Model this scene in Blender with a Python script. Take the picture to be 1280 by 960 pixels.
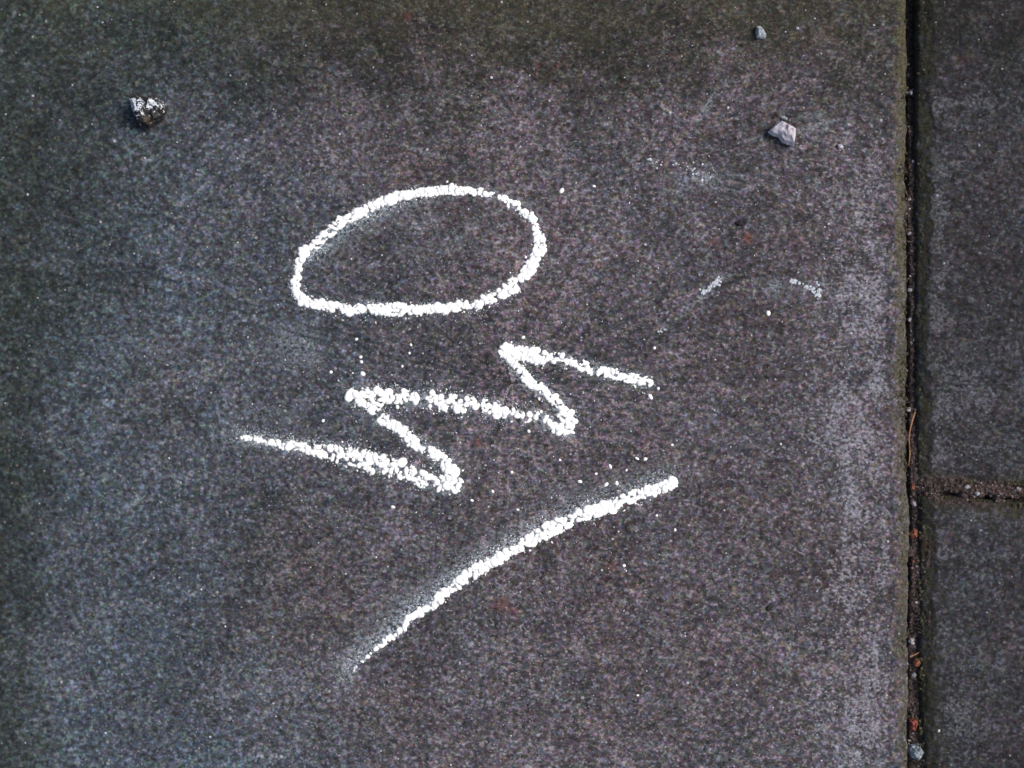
import bpy, bmesh, math, random
import numpy as np
from mathutils import Vector

for o in list(bpy.data.objects):
    bpy.data.objects.remove(o)
random.seed(7)
RNG = np.random.default_rng(7)
S = bpy.context.scene
COL = S.collection

# ------------------------------------------------------------------ camera
HFOV = math.radians(50.0)
DIST = 0.32 / math.tan(HFOV / 2)
TILT = math.radians(4.0)
CPOS = Vector((DIST * math.sin(TILT), 0.0, DIST * math.cos(TILT)))
cam_d = bpy.data.cameras.new('camera')
cam_d.sensor_fit = 'HORIZONTAL'
cam_d.sensor_width = 36.0
cam_d.lens = 18.0 / math.tan(HFOV / 2)
cam_d.clip_start = 0.01
cam_d.clip_end = 500.0
cam_d.dof.use_dof = True
cam_d.dof.focus_distance = DIST - 0.004
cam_d.dof.aperture_fstop = 1.3
cam = bpy.data.objects.new('camera', cam_d)
COL.objects.link(cam)
cam.location = CPOS
cam.rotation_euler = (0.0, TILT, 0.0)
S.camera = cam

# ------------------------------------------------------------------ sky, sun, exposure
SUN_EL, SUN_AZ = math.radians(42), math.radians(14)      # from the right of the picture
W = bpy.data.worlds.new('World')
S.world = W
W.use_nodes = True
wn = W.node_tree.nodes
sky = wn.new('ShaderNodeTexSky')
sky.sky_type = 'NISHITA'
sky.sun_disc = False
sky.sun_elevation = SUN_EL
sky.sun_rotation = math.pi / 2 - SUN_AZ
sky.air_density = 1.0
sky.dust_density = 4.0
sky.ozone_density = 1.0
W.node_tree.links.new(sky.outputs[0], wn['Background'].inputs[0])
wn['Background'].inputs[1].default_value = 0.085
sun_d = bpy.data.lights.new('sun', 'SUN')
sun_d.energy = 1.5
sun_d.angle = math.radians(26)
sun_d.color = (1.0, 0.95, 0.92)
sun = bpy.data.objects.new('sun', sun_d)
COL.objects.link(sun)
sun_dir = Vector((math.cos(SUN_EL) * math.cos(SUN_AZ), math.cos(SUN_EL) * math.sin(SUN_AZ), math.sin(SUN_EL)))
sun.rotation_euler = (-sun_dir).to_track_quat('-Z', 'Y').to_euler()
S.view_settings.view_transform = 'Standard'
S.view_settings.look = 'None'
S.view_settings.gamma = 1.0
S.view_settings.use_curve_mapping = False
S.view_settings.exposure = 0.82

# ------------------------------------------------------------------ photo scale -> metres on the pavement (0.5 mm per unit)
def ground_xy(px, py):
    """where the sight line of a spot in the photograph meets the pavement surface (numpy arrays welcome)"""
    u = (np.asarray(px, float) - 640.0) / 640.0 * math.tan(HFOV / 2)
    v = (480.0 - np.asarray(py, float)) / 640.0 * math.tan(HFOV / 2)
    ct, st = math.cos(TILT), math.sin(TILT)
    dx = u * ct - st
    dz = -u * st - ct
    t = -CPOS.z / dz
    return CPOS.x + t * dx, t * v

def slab_xy(px, py):
    """same, but far outside the photograph the slabs keep square corners"""
    gx, gy = ground_xy(px, py)
    k = np.clip((np.abs(np.asarray(py, float) - 480.0) - 520.0) / 240.0, 0, 1)
    return gx, gy * (1 - k) + (480.0 - np.asarray(py, float)) * 0.0005 * k

U = 0.0005          # one unit of length: about 0.5 mm

# ------------------------------------------------------------------ noise for shapes
_TAB = np.random.default_rng(99).random((256, 256))
def vnoise(x, y, seed=0):
    x = np.asarray(x, float) + seed * 17.31
    y = np.asarray(y, float) + seed * 41.77
    xi = np.floor(x).astype(int); yi = np.floor(y).astype(int)
    fx = x - xi; fy = y - yi
    fx = fx * fx * (3 - 2 * fx); fy = fy * fy * (3 - 2 * fy)
    a = _TAB[xi % 256, yi % 256]; b = _TAB[(xi + 1) % 256, yi % 256]
    c = _TAB[xi % 256, (yi + 1) % 256]; d = _TAB[(xi + 1) % 256, (yi + 1) % 256]
    return (a * (1 - fx) + b * fx) * (1 - fy) + (c * (1 - fx) + d * fx) * fy
def fbm(x, y, size, octaves=4, seed=0, rough=0.55):
    """fractal noise 0..1 with features about `size` wide"""
    t = 0; amp = 1; tot = 0
    for k in range(octaves):
        ca, sa = math.cos(.6 + 1.1 * k), math.sin(.6 + 1.1 * k)
        t = t + amp * vnoise((x * ca - y * sa) / size * 2 ** k, (x * sa + y * ca) / size * 2 ** k, seed + k * 3)
        tot += amp; amp *= rough
    return t / tot
def sstep(a, b, x):
    t = np.clip((x - a) / (b - a), 0, 1)
    return t * t * (3 - 2 * t)

# ------------------------------------------------------------------ mesh helpers
def mesh_from(name, V, F, smooth=True):
    V = np.asarray(V, np.float32); F = np.asarray(F, np.int32)
    k = F.shape[1]
    me = bpy.data.meshes.new(name)
    me.vertices.add(len(V)); me.vertices.foreach_set('co', V.ravel())
    me.loops.add(F.size); me.loops.foreach_set('vertex_index', F.ravel())
    me.polygons.add(len(F))
    me.polygons.foreach_set('loop_start', np.arange(0, F.size, k, dtype=np.int32))
    me.polygons.foreach_set('loop_total', np.full(len(F), k, np.int32))
    me.polygons.foreach_set('use_smooth', np.full(len(F), smooth, bool))
    me.update(calc_edges=True); me.validate()
    return me
def link(name, me, mat=None, parent=None):
    o = bpy.data.objects.new(name, me)
    COL.objects.link(o)
    if mat: me.materials.append(mat)
    if parent: o.parent = parent
    return o
def fattr(me, name, vals):
    a = me.attributes.new(name, 'FLOAT', 'POINT')
    a.data.foreach_set('value', np.asarray(vals, np.float32).ravel())
def tag(o, label=None, cat=None, group=None, kind=None):
    if label: o['label'] = label
    if cat: o['category'] = cat
    if group: o['group'] = group
    if kind: o['kind'] = kind
    return o

# ------------------------------------------------------------------ node helpers
class NT:
    def __init__(self, name):
        self.mat = bpy.data.materials.new(name); self.mat.use_nodes = True
        self.t = self.mat.node_tree; self.n = self.t.nodes
        self.bsdf = self.n['Principled BSDF']
        self.co = self.n.new('ShaderNodeTexCoord').outputs['Object']
    def put(self, sock, v):
        if v is None: return
        if isinstance(v, bpy.types.NodeSocket): self.t.links.new(v, sock)
        else: sock.default_value = v
    def mapped(self, sx, sy, sz):
        m = self.n.new('ShaderNodeMapping'); self.put(m.inputs[0], self.co)
        m.inputs['Scale'].default_value = (sx, sy, sz); m.inputs['Rotation'].default_value = (.62, .47, .33); return m.outputs[0]
    def noise(self, vec, scale, detail=3, rough=.6, out='Fac', dist=0):
        m = self.n.new('ShaderNodeTexNoise'); self.put(m.inputs['Vector'], vec)
        m.inputs['Scale'].default_value = scale; m.inputs['Detail'].default_value = detail
        m.inputs['Roughness'].default_value = rough; m.inputs['Distortion'].default_value = dist
        return m.outputs[out]
    def voro(self, vec, scale, feature='F1'):
        m = self.n.new('ShaderNodeTexVoronoi'); m.feature = feature; self.put(m.inputs['Vector'], vec)
        m.inputs['Scale'].default_value = scale
        return m
    def math(self, op, a, b=0.0, c=None, clamp=False):
        m = self.n.new('ShaderNodeMath'); m.operation = op; m.use_clamp = clamp
        self.put(m.inputs[0], a); self.put(m.inputs[1], b); self.put(m.inputs[2], c)
        return m.outputs[0]
    def rng(self, v, a, b, c=0.0, d=1.0, smooth=True):
        m = self.n.new('ShaderNodeMapRange'); m.interpolation_type = 'SMOOTHSTEP' if smooth else 'LINEAR'
        self.put(m.inputs['Value'], v)
        for k, x in zip(('From Min', 'From Max', 'To Min', 'To Max'), (a, b, c, d)): self.put(m.inputs[k], x)
        return m.outputs['Result']
    def mix(self, f, a, b, mode='MIX'):
        m = self.n.new('ShaderNodeMix'); m.data_type = 'RGBA'; m.blend_type = mode
        self.put(m.inputs[0], f)
        for i, v in ((6, a), (7, b)):
            if isinstance(v, tuple) and len(v) == 3: v = v + (1.0,)
            self.put(m.inputs[i], v)
        return m.outputs[2]
    def ramp(self, v, stops):
        m = self.n.new('ShaderNodeValToRGB'); self.put(m.inputs[0], v)
        e = m.color_ramp.elements
        while len(e) < len(stops): e.new(0.5)
        for el, (p, c) in zip(e, stops):
            el.position = p; el.color = (c, c, c, 1) if isinstance(c, (int, float)) else tuple(c) + (1,)
        return m.outputs[0]
    def attr(self, name):
        m = self.n.new('ShaderNodeAttribute'); m.attribute_name = name
        return m.outputs['Fac']
    def bump(self, h, strength, dist):
        m = self.n.new('ShaderNodeBump'); self.put(m.inputs['Height'], h)
        m.inputs['Strength'].default_value = strength; m.inputs['Distance'].default_value = dist
        self.put(self.bsdf.inputs['Normal'], m.outputs[0])
    def done(self, col, rough=.9, spec=.3):
        self.put(self.bsdf.inputs['Base Color'], col if not (isinstance(col, tuple) and len(col) == 3) else col + (1.0,))
        self.put(self.bsdf.inputs['Roughness'], rough)
        self.put(self.bsdf.inputs['Specular IOR Level'], spec)
        return self.mat

# ------------------------------------------------------------------ materials
def concrete(name, gain):
    m = NT(name)
    mm = m.mapped(930, 1070, 1000)                      # millimetres, grain a little longer sideways
    n1 = m.noise(mm, 0.62, 2, .6)
    n2 = m.noise(mm, 0.29, 3, .62)
    n3 = m.noise(mm, 0.06, 4, .6)
    n4 = m.noise(mm, 0.011, 4, .55)
    v = m.math('ADD', m.math('MULTIPLY', n1, .42), m.math('MULTIPLY', n2, .58))
    v = m.math('ADD', v, m.math('MULTIPLY', m.math('SUBTRACT', n3, .5), .22))
    v = m.math('ADD', v, m.math('MULTIPLY', m.math('SUBTRACT', n4, .5), .13))
    g = m.ramp(v, [(.29, .007), (.40, .027), (.49, .054), (.555, .093), (.63, .175), (.74, .37)])
    tint = m.attr('tint')
    warm, cool = (1.14, .93, 1.01), (.82, 1.03, 1.24)
    base = m.mix(1.0, g, m.mix(tint, warm, cool), 'MULTIPLY')
    # aggregate grains of slightly different hue
    ch = m.noise(mm, 0.30, 2, .5, out='Color')
    hue = m.n.new('ShaderNodeVectorMath'); hue.operation = 'MULTIPLY_ADD'
    m.put(hue.inputs[0], ch); hue.inputs[1].default_value = (1.2, .80, 1.35); hue.inputs[2].default_value = (.40, .60, .325)
    base = m.mix(1.0, base, hue.outputs[0], 'MULTIPLY')
    # rare pale sand grains
    vo = m.voro(mm, 0.24)
    sep = m.n.new('ShaderNodeSeparateColor'); m.put(sep.inputs[0], vo.outputs['Color'])
    rad = m.rng(sep.outputs[0], .62, 1.0, .0, .26, False)
    dot = m.math('GREATER_THAN', m.math('SUBTRACT', rad, vo.outputs['Distance']), 0.0)
    base = m.mix(m.math('MULTIPLY', dot, m.rng(sep.outputs[1], 0, 1, .15, .85, False)), base, (.30, .29, .31))
    # sharp pale chips of aggregate, thicker where the surface is worn
    nk = m.noise(mm, .48, 1, .5)
    kt = m.math('SUBTRACT', .665, m.math('MULTIPLY', m.attr('bloom'), .13))
    kt = m.math('SUBTRACT', kt, m.math('MULTIPLY', m.math('SUBTRACT', n4, .5), .06))
    base = m.mix(m.math('MULTIPLY', m.rng(m.math('SUBTRACT', nk, kt), -.01, .07), .58), base, m.mix(tint, (.30, .27, .30), (.25, .29, .34)))
    # dark pores
    vp = m.voro(mm, 0.17)
    sp = m.n.new('ShaderNodeSeparateColor'); m.put(sp.inputs[0], vp.outputs['Color'])
    pr = m.rng(sp.outputs[0], .55, 1.0, .0, .22, False)
    pore = m.rng(m.math('SUBTRACT', pr, vp.outputs['Distance']), 0.0, .06)
    base = m.mix(m.math('MULTIPLY', pore, .75), base, (.008, .007, .007))
    # pale mineral bloom along worn edges, broken up grain by grain
    bl = m.attr('bloom')
    nb = m.noise(mm, 0.52, 3, .7)
    nb = m.math('ADD', nb, m.math('MULTIPLY', m.math('SUBTRACT', n3, .5), .30))
    thr = m.rng(bl, 0, 1, .74, .46, False)
    bm = m.rng(m.math('SUBTRACT', nb, thr), -.05, .15)
    bc = m.ramp(n1, [(.30, (.07, .068, .08)), (.48, (.19, .19, .22)), (.66, (.46, .46, .52))])
    base = m.mix(m.math('MULTIPLY', bm, .66), base, bc)
    # rubbed-in chalk
    ck = m.attr('chalk')
    kn = m.noise(mm, 0.60, 3, .7)
    km = m.math('MULTIPLY', ck, m.rng(kn, .44, .60))
    base = m.mix(km, base, (.44, .53, .58))
    # algae film, with left and corner shade painted in by the same mask; moss
    al = m.attr('algae_shade')
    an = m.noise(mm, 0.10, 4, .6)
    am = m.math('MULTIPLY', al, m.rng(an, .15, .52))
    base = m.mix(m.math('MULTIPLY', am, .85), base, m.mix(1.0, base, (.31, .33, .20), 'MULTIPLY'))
    ms = m.attr('moss')
    mn = m.noise(mm, 0.22, 4, .7)
    mo = m.math('MULTIPLY', ms, m.rng(mn, .30, .58))
    mc = m.ramp(m.noise(mm, 0.8, 3, .7), [(.3, (.012, .011, .006)), (.46, (.042, .040, .017)), (.60, (.086, .082, .036)), (.76, (.18, .17, .12))])
    base = m.mix(m.math('MULTIPLY', mo, .88), base, mc)
    # rust-coloured stains
    ru = m.math('MULTIPLY', m.attr('rust'), m.rng(n2, .3, .55))
    base = m.mix(ru, base, (.13, .030, .015))
    br = m.n.new('ShaderNodeMix'); br.data_type = 'RGBA'; br.blend_type = 'MULTIPLY'
    br.inputs[0].default_value = 1.0; m.put(br.inputs[6], base); br.inputs[7].default_value = (gain, gain, gain, 1)
    hgt = m.math('ADD', m.math('MULTIPLY', n1, .5), n2)
    m.bump(hgt, .9, .0008)
    return m.done(br.outputs[2], .88, .25)

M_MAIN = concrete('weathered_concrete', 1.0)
M_SIDE = concrete('damp_concrete', 0.46)

def chalk_mat(name, lo, hi):
    m = NT(name)
    mm = m.mapped(1000, 1000, 1000)
    n = m.noise(mm, 1.1, 3, .6)
    c = m.ramp(n, [(.30, lo), (.62, hi)])
    m.bump(m.noise(mm, 2.2, 3, .6), .15, .0002)
    return m.done(c, .95, .1)
M_CHALK = chalk_mat('white_chalk', (.84, .85, .83), (.93, .925, .88))
M_DUST = chalk_mat('chalk_dust', (.34, .40, .44), (.74, .78, .80))
M_SCUFF = chalk_mat('faint_chalk', (.24, .27, .31), (.60, .64, .68))

def stone_mat(name, lo, mid, hi, scale=.55, rough=.75):
    m = NT(name)
    mm = m.mapped(1000, 1000, 1000)
    n = m.noise(mm, scale, 4, .65)
    c = m.ramp(n, [(.30, lo), (.50, mid), (.70, hi)])
    m.bump(m.noise(mm, 1.4, 4, .65), .5, .0004)
    return m.done(c, rough, .35)
M_PINKGREY = stone_mat('pinkish_grey_stone', (.26, .22, .24), (.46, .42, .45), (.68, .66, .70))
M_BLUEGREY = stone_mat('blue_grey_stone', (.10, .12, .135), (.22, .25, .27), (.42, .46, .49))
M_ORANGE = stone_mat('orange_stone', (.07, .022, .012), (.20, .066, .030), (.40, .17, .09))
M_RED = stone_mat('red_stone', (.07, .014, .010), (.18, .036, .024), (.34, .11, .085))
M_PALE = stone_mat('pale_quartz', (.15, .13, .13), (.32, .30, .30), (.58, .56, .56))
M_DARK = stone_mat('dark_grit', (.004, .003, .004), (.010, .008, .009), (.03, .02, .02))
M_STRAW = stone_mat('dry_straw', (.20, .085, .035), (.36, .17, .08), (.52, .32, .18), .12, .7)

def flint():
    m = NT('black_stone_with_white_crust')
    mm = m.mapped(1000, 1000, 1000)
    n = m.noise(mm, .55, 3, .6, dist=.6)
    w = m.attr('crust')
    thr = m.rng(w, 0, 1, .71, .44, False)
    f = m.rng(m.math('SUBTRACT', n, thr), -.012, .03)
    dark = m.ramp(m.noise(mm, .5, 3, .6), [(.35, (.004, .004, .006)), (.55, (.011, .011, .013)), (.78, (.034, .034, .033))])
    c = m.mix(f, dark, m.ramp(m.noise(mm, 1.5, 2, .5), [(.32, (.26, .29, .34)), (.52, (.74, .78, .84))]))
    y = m.math('MULTIPLY', m.attr('ochre'), m.rng(n, .30, .5))
    c = m.mix(m.math('MULTIPLY', y, .45), c, (.14, .10, .03))
    m.bump(m.noise(mm, .9, 4, .65), .5, .0008)
    return m.done(c, .62, .35)
M_FLINT = flint()

def soil_mat(name, dark):
    m = NT(name)
    mm = m.mapped(1000, 1000, 1000)
    n = m.noise(mm, .55, 4, .7)
    a = m.ramp(n, [(.30, (.008, .006, .006)), (.48, (.040, .030, .028)), (.62, (.095, .072, .068)), (.78, (.20, .165, .16))])
    if dark < 1: a = m.mix(1.0, a, (dark, dark, dark), 'MULTIPLY')
    m.bump(n, .8, .001)
    return m.done(a, .95, .15)
M_SOIL = soil_mat('joint_soil', 1.0)
M_EARTH = soil_mat('bedding_earth', .8)

def grit_mat():
    m = NT('mixed_grit')
    c = m.n.new('ShaderNodeAttribute'); c.attribute_name = 'tone'
    return m.done(c.outputs['Color'], .8, .3)
M_GRIT = grit_mat()

# ------------------------------------------------------------------ chalk paths (photo units, width of the stroke)
def path(ox, oy, k, pts):
    return [(ox + x * k, oy + y * k, w * k) for x, y, w in pts]
RING = path(340, 210, .2969, [(130, 355, 40), (180, 325, 50), (240, 275, 45), (300, 225, 50), (370, 190, 45), (440, 155, 42),
    (520, 125, 40), (600, 108, 37), (690, 96, 44), (760, 97, 40), (830, 97, 44), (890, 104, 36), (940, 118, 32), (1000, 139, 42),
    (1050, 172, 46), (1090, 205, 44), (1108, 232, 40), (1108, 265, 34), (1124, 300, 56), (1124, 350, 60), (1098, 390, 42),
    (1085, 425, 60), (1052, 465, 60), (1010, 500, 72), (955, 538, 46), (900, 555, 55), (860, 578, 52), (800, 580, 50),
    (740, 593, 46), (680, 592, 34), (620, 597, 42), (560, 597, 50), (500, 596, 64), (450, 595, 46), (400, 590, 37),
    (340, 595, 46), (290, 592, 50), (230, 578, 40), (170, 570, 50), (128, 553, 44), (104, 526, 40), (95, 497, 38), (100, 460, 40),
    (115, 410, 35), (130, 355, 40)])
ZA = path(280, 410, .25, [(58, 547, 14), (110, 549, 26), (150, 552, 30), (200, 562, 28), (260, 577, 42), (320, 590, 48), (390, 590, 52),
    (440, 610, 64), (520, 615, 75), (600, 640, 90), (680, 655, 100), (760, 680, 102), (850, 705, 108), (940, 733, 104),
    (1040, 765, 88), (1130, 785, 96), (1185, 780, 70)])
ZB = path(280, 410, .25, [(665, 362, 50), (730, 400, 50), (790, 455, 62), (860, 490, 55), (910, 535, 60), (960, 580, 70),
    (1010, 610, 62), (1060, 635, 62), (1110, 670, 60), (1150, 740, 90)])
ZC = path(280, 410, .25, [(625, 350, 60), (690, 335, 80), (760, 345, 96), (800, 350, 92), (880, 352, 105), (960, 360, 66), (1040, 357, 92),
    (1120, 370, 92), (1200, 380, 92), (1270, 387, 86)]) + path(580, 400, .2291, [(110, 465, 68), (180, 490, 82), (240, 505, 82),
    (320, 515, 86), (400, 530, 82), (460, 560, 68), (520, 598, 72), (590, 598, 50)])
ZD = path(580, 400, .2291, [(225, 190, 40), (260, 225, 38), (310, 270, 46), (350, 330, 56), (400, 365, 56), (450, 395, 52), (500, 440, 56),
    (540, 490, 60), (555, 530, 100), (600, 570, 70)])
ZE = path(580, 400, .2291, [(205, 160, 78), (235, 165, 84), (280, 178, 78), (340, 185, 88), (400, 195, 90), (480, 210, 76), (560, 215, 74),
    (640, 245, 76), (720, 275, 70), (800, 285, 70), (880, 310, 66), (960, 330, 64), (1025, 340, 48)])
SLASH = path(400, 580, .375, [(1185, 62, 40), (1150, 75, 46), (1100, 90, 40), (1050, 105, 46), (1010, 122, 46), (960, 145, 42), (900, 160, 52),
    (850, 182, 32), (800, 203, 52), (750, 228, 54), (710, 247, 48), (680, 265, 42), (640, 290, 36), (600, 305, 44), (570, 327, 32),
    (520, 355, 48), (490, 375, 44), (460, 400, 36), (430, 420, 30), (400, 440, 38), (370, 478, 28), (335, 490, 30), (300, 515, 30),
    (275, 548, 24), (240, 572, 28), (215, 592, 28), (190, 615, 22), (160, 638, 19), (130, 665, 15), (108, 690, 10), (80, 722, 6)])

def resample(pts, step=1.0, closed=False):
    a = np.array(pts, float)
    d = np.r_[0, np.cumsum(np.hypot(*np.diff(a[:, :2], axis=0).T))]
    # Catmull-Rom through the measured points
    s = np.arange(0, d[-1], step)
    i = np.clip(np.searchsorted(d, s, 'right') - 1, 0, len(a) - 2)
    t = ((s - d[i]) / (d[i + 1] - d[i]))[:, None]
    if closed:
        p0 = np.where((i == 0)[:, None], a[-2], a[np.maximum(i - 1, 0)])
        p3 = np.where((i == len(a) - 2)[:, None], a[1], a[np.minimum(i + 2, len(a) - 1)])
    else:
        p0 = a[np.maximum(i - 1, 0)]; p3 = a[np.minimum(i + 2, len(a) - 1)]
    p1 = a[i]; p2 = a[i + 1]
    q = .5 * (2 * p1 + (p2 - p0) * t + (2 * p0 - 5 * p1 + 4 * p2 - p3) * t ** 2 + (3 * p1 - p0 - 3 * p2 + p3) * t ** 3)
    q[:, 2] = (p1 + (p2 - p1) * t)[:, 2]
    tan = np.gradient(q[:, :2], axis=0)
    tan /= np.linalg.norm(tan, axis=1)[:, None] + 1e-9
    nor = np.c_[tan[:, 1], -tan[:, 0]]
    return q, nor, s

# ------------------------------------------------------------------ the slabs
EDGE = np.array([(-400, 1136), (0, 1135.5), (240, 1134.5), (400, 1135.5), (560, 1135), (605, 1136), (640, 1139), (720, 1137.5), (800, 1137), (880, 1137), (960, 1136.5), (1400, 1136)])
EDGE_U = np.array([(-400, 1149), (0, 1148), (240, 1146.5), (400, 1146), (540, 1146), (590, 1148), (605, 1152)])
EDGE_L = np.array([(623, 1153), (640, 1152.5), (700, 1152), (800, 1151), (880, 1152), (930, 1154), (960, 1157), (1100, 1155)])
def edge_of(tab, y, seed):
    return np.interp(y, tab[:, 0], tab[:, 1]) + (fbm(y * 0 + 3.1, y, 24, 5, seed, .72) - .5) * 8

def axis(lo, hi, a, b, step, extra=()):
    """coordinates lo..hi: fine between a and b, coarse outside"""
    parts = [np.arange(a, b + .01, step), np.array([lo, hi])]
    if lo < a: parts.append(np.linspace(lo, a, 25))
    if hi > b: parts.append(np.linspace(b, hi, 25))
    return np.unique(np.round(np.concatenate(parts + [np.array(extra)]), 3)) if len(extra) else np.unique(np.round(np.concatenate(parts), 3))

def gauss(x, y, cx, cy, r, ry=None):
    ry = ry or r
    return np.exp(-(((x - cx) / r) ** 2 + ((y - cy) / ry) ** 2))

def slab(name, X, Y, dist, mat, paint):
    """X, Y: 2D arrays of photo units (rows = y). dist: distance to the nearest visible edge"""
    ny, nx = X.shape
    gx, gy = slab_xy(X, Y)
    wob = (fbm(X, Y, 24, 4, 5, .65) - .5) * 20
    cham = np.clip(1 - (dist + wob * np.clip(dist / 8, 0, 1)) / 18.0, 0, 1)
    z = -0.0030 * cham - 0.0016 * np.clip(1 - dist / 3.5, 0, 1) ** 1.5
    z = z + (fbm(X, Y, 5, 3, 11, .7) - .5) * 0.00055 + (fbm(X, Y, 120, 3, 12) - .5) * 0.0008
    chip = np.clip(1 - dist / 14, 0, 1) * (fbm(X, Y, 9, 3, 17) > .60)
    z = z - chip * 0.0007
    z, att = paint(X, Y, z, dist, cham)
    V = np.c_[gx.ravel(), gy.ravel(), z.ravel()]
    idx = np.arange(ny * nx).reshape(ny, nx)
    # rows run down the picture (-y): wind so that the normal looks up
    F = [np.c_[idx[1:, :-1].ravel(), idx[1:, 1:].ravel(), idx[:-1, 1:].ravel(), idx[:-1, :-1].ravel()]]
    # side walls and underside
    rim = np.r_[idx[0, :], idx[1:, -1], idx[-1, -2::-1], idx[-2:0:-1, 0]]
    low = V[rim].copy(); low[:, 2] = -0.045
    n0 = len(V); V = np.r_[V, low]
    k = np.arange(len(rim)); k2 = (k + 1) % len(rim)
    F.append(np.c_[rim[k], rim[k2], n0 + k2, n0 + k])
    me = mesh_from(name, V, np.concatenate(F))
    for nme in ('tint', 'bloom', 'chalk', 'algae_shade', 'moss', 'rust'):
        v = att.get(nme, np.zeros_like(X)) + np.zeros_like(X)
        fattr(me, nme, np.r_[v.ravel(), v.ravel()[rim]])
    return link(name, me, mat)

def near_path(X, Y, pts, sig_in, sig_out, shift=0.0, closed=False, fade=None):
    """how strongly rubbed dust lies beside a stroke: soft, wider on one side"""
    out = np.zeros_like(X)
    q, nor, s = resample(pts, 5.0, closed)
    for (x, y, w), n, ss in zip(q, nor, s):
        f = 1.0 if fade is None else fade(ss / s[-1])
        if f <= 0: continue
        r = max(sig_in, sig_out) * 2.6
        cx = np.searchsorted(X[0], [x - r, x + r]); cy = np.searchsorted(Y[:, 0], [y - r, y + r])
        sl = (slice(cy[0], cy[1]), slice(cx[0], cx[1]))
        dx, dy = X[sl] - x, Y[sl] - y
        side = dx * n[0] + dy * n[1]
        along = dx * -n[1] + dy * n[0]
        sg = np.where(side > 0, sig_out, sig_in)
        out[sl] = np.maximum(out[sl], f * np.exp(-(side / sg) ** 2 - (along / 6.0) ** 2))
    return out

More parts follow.
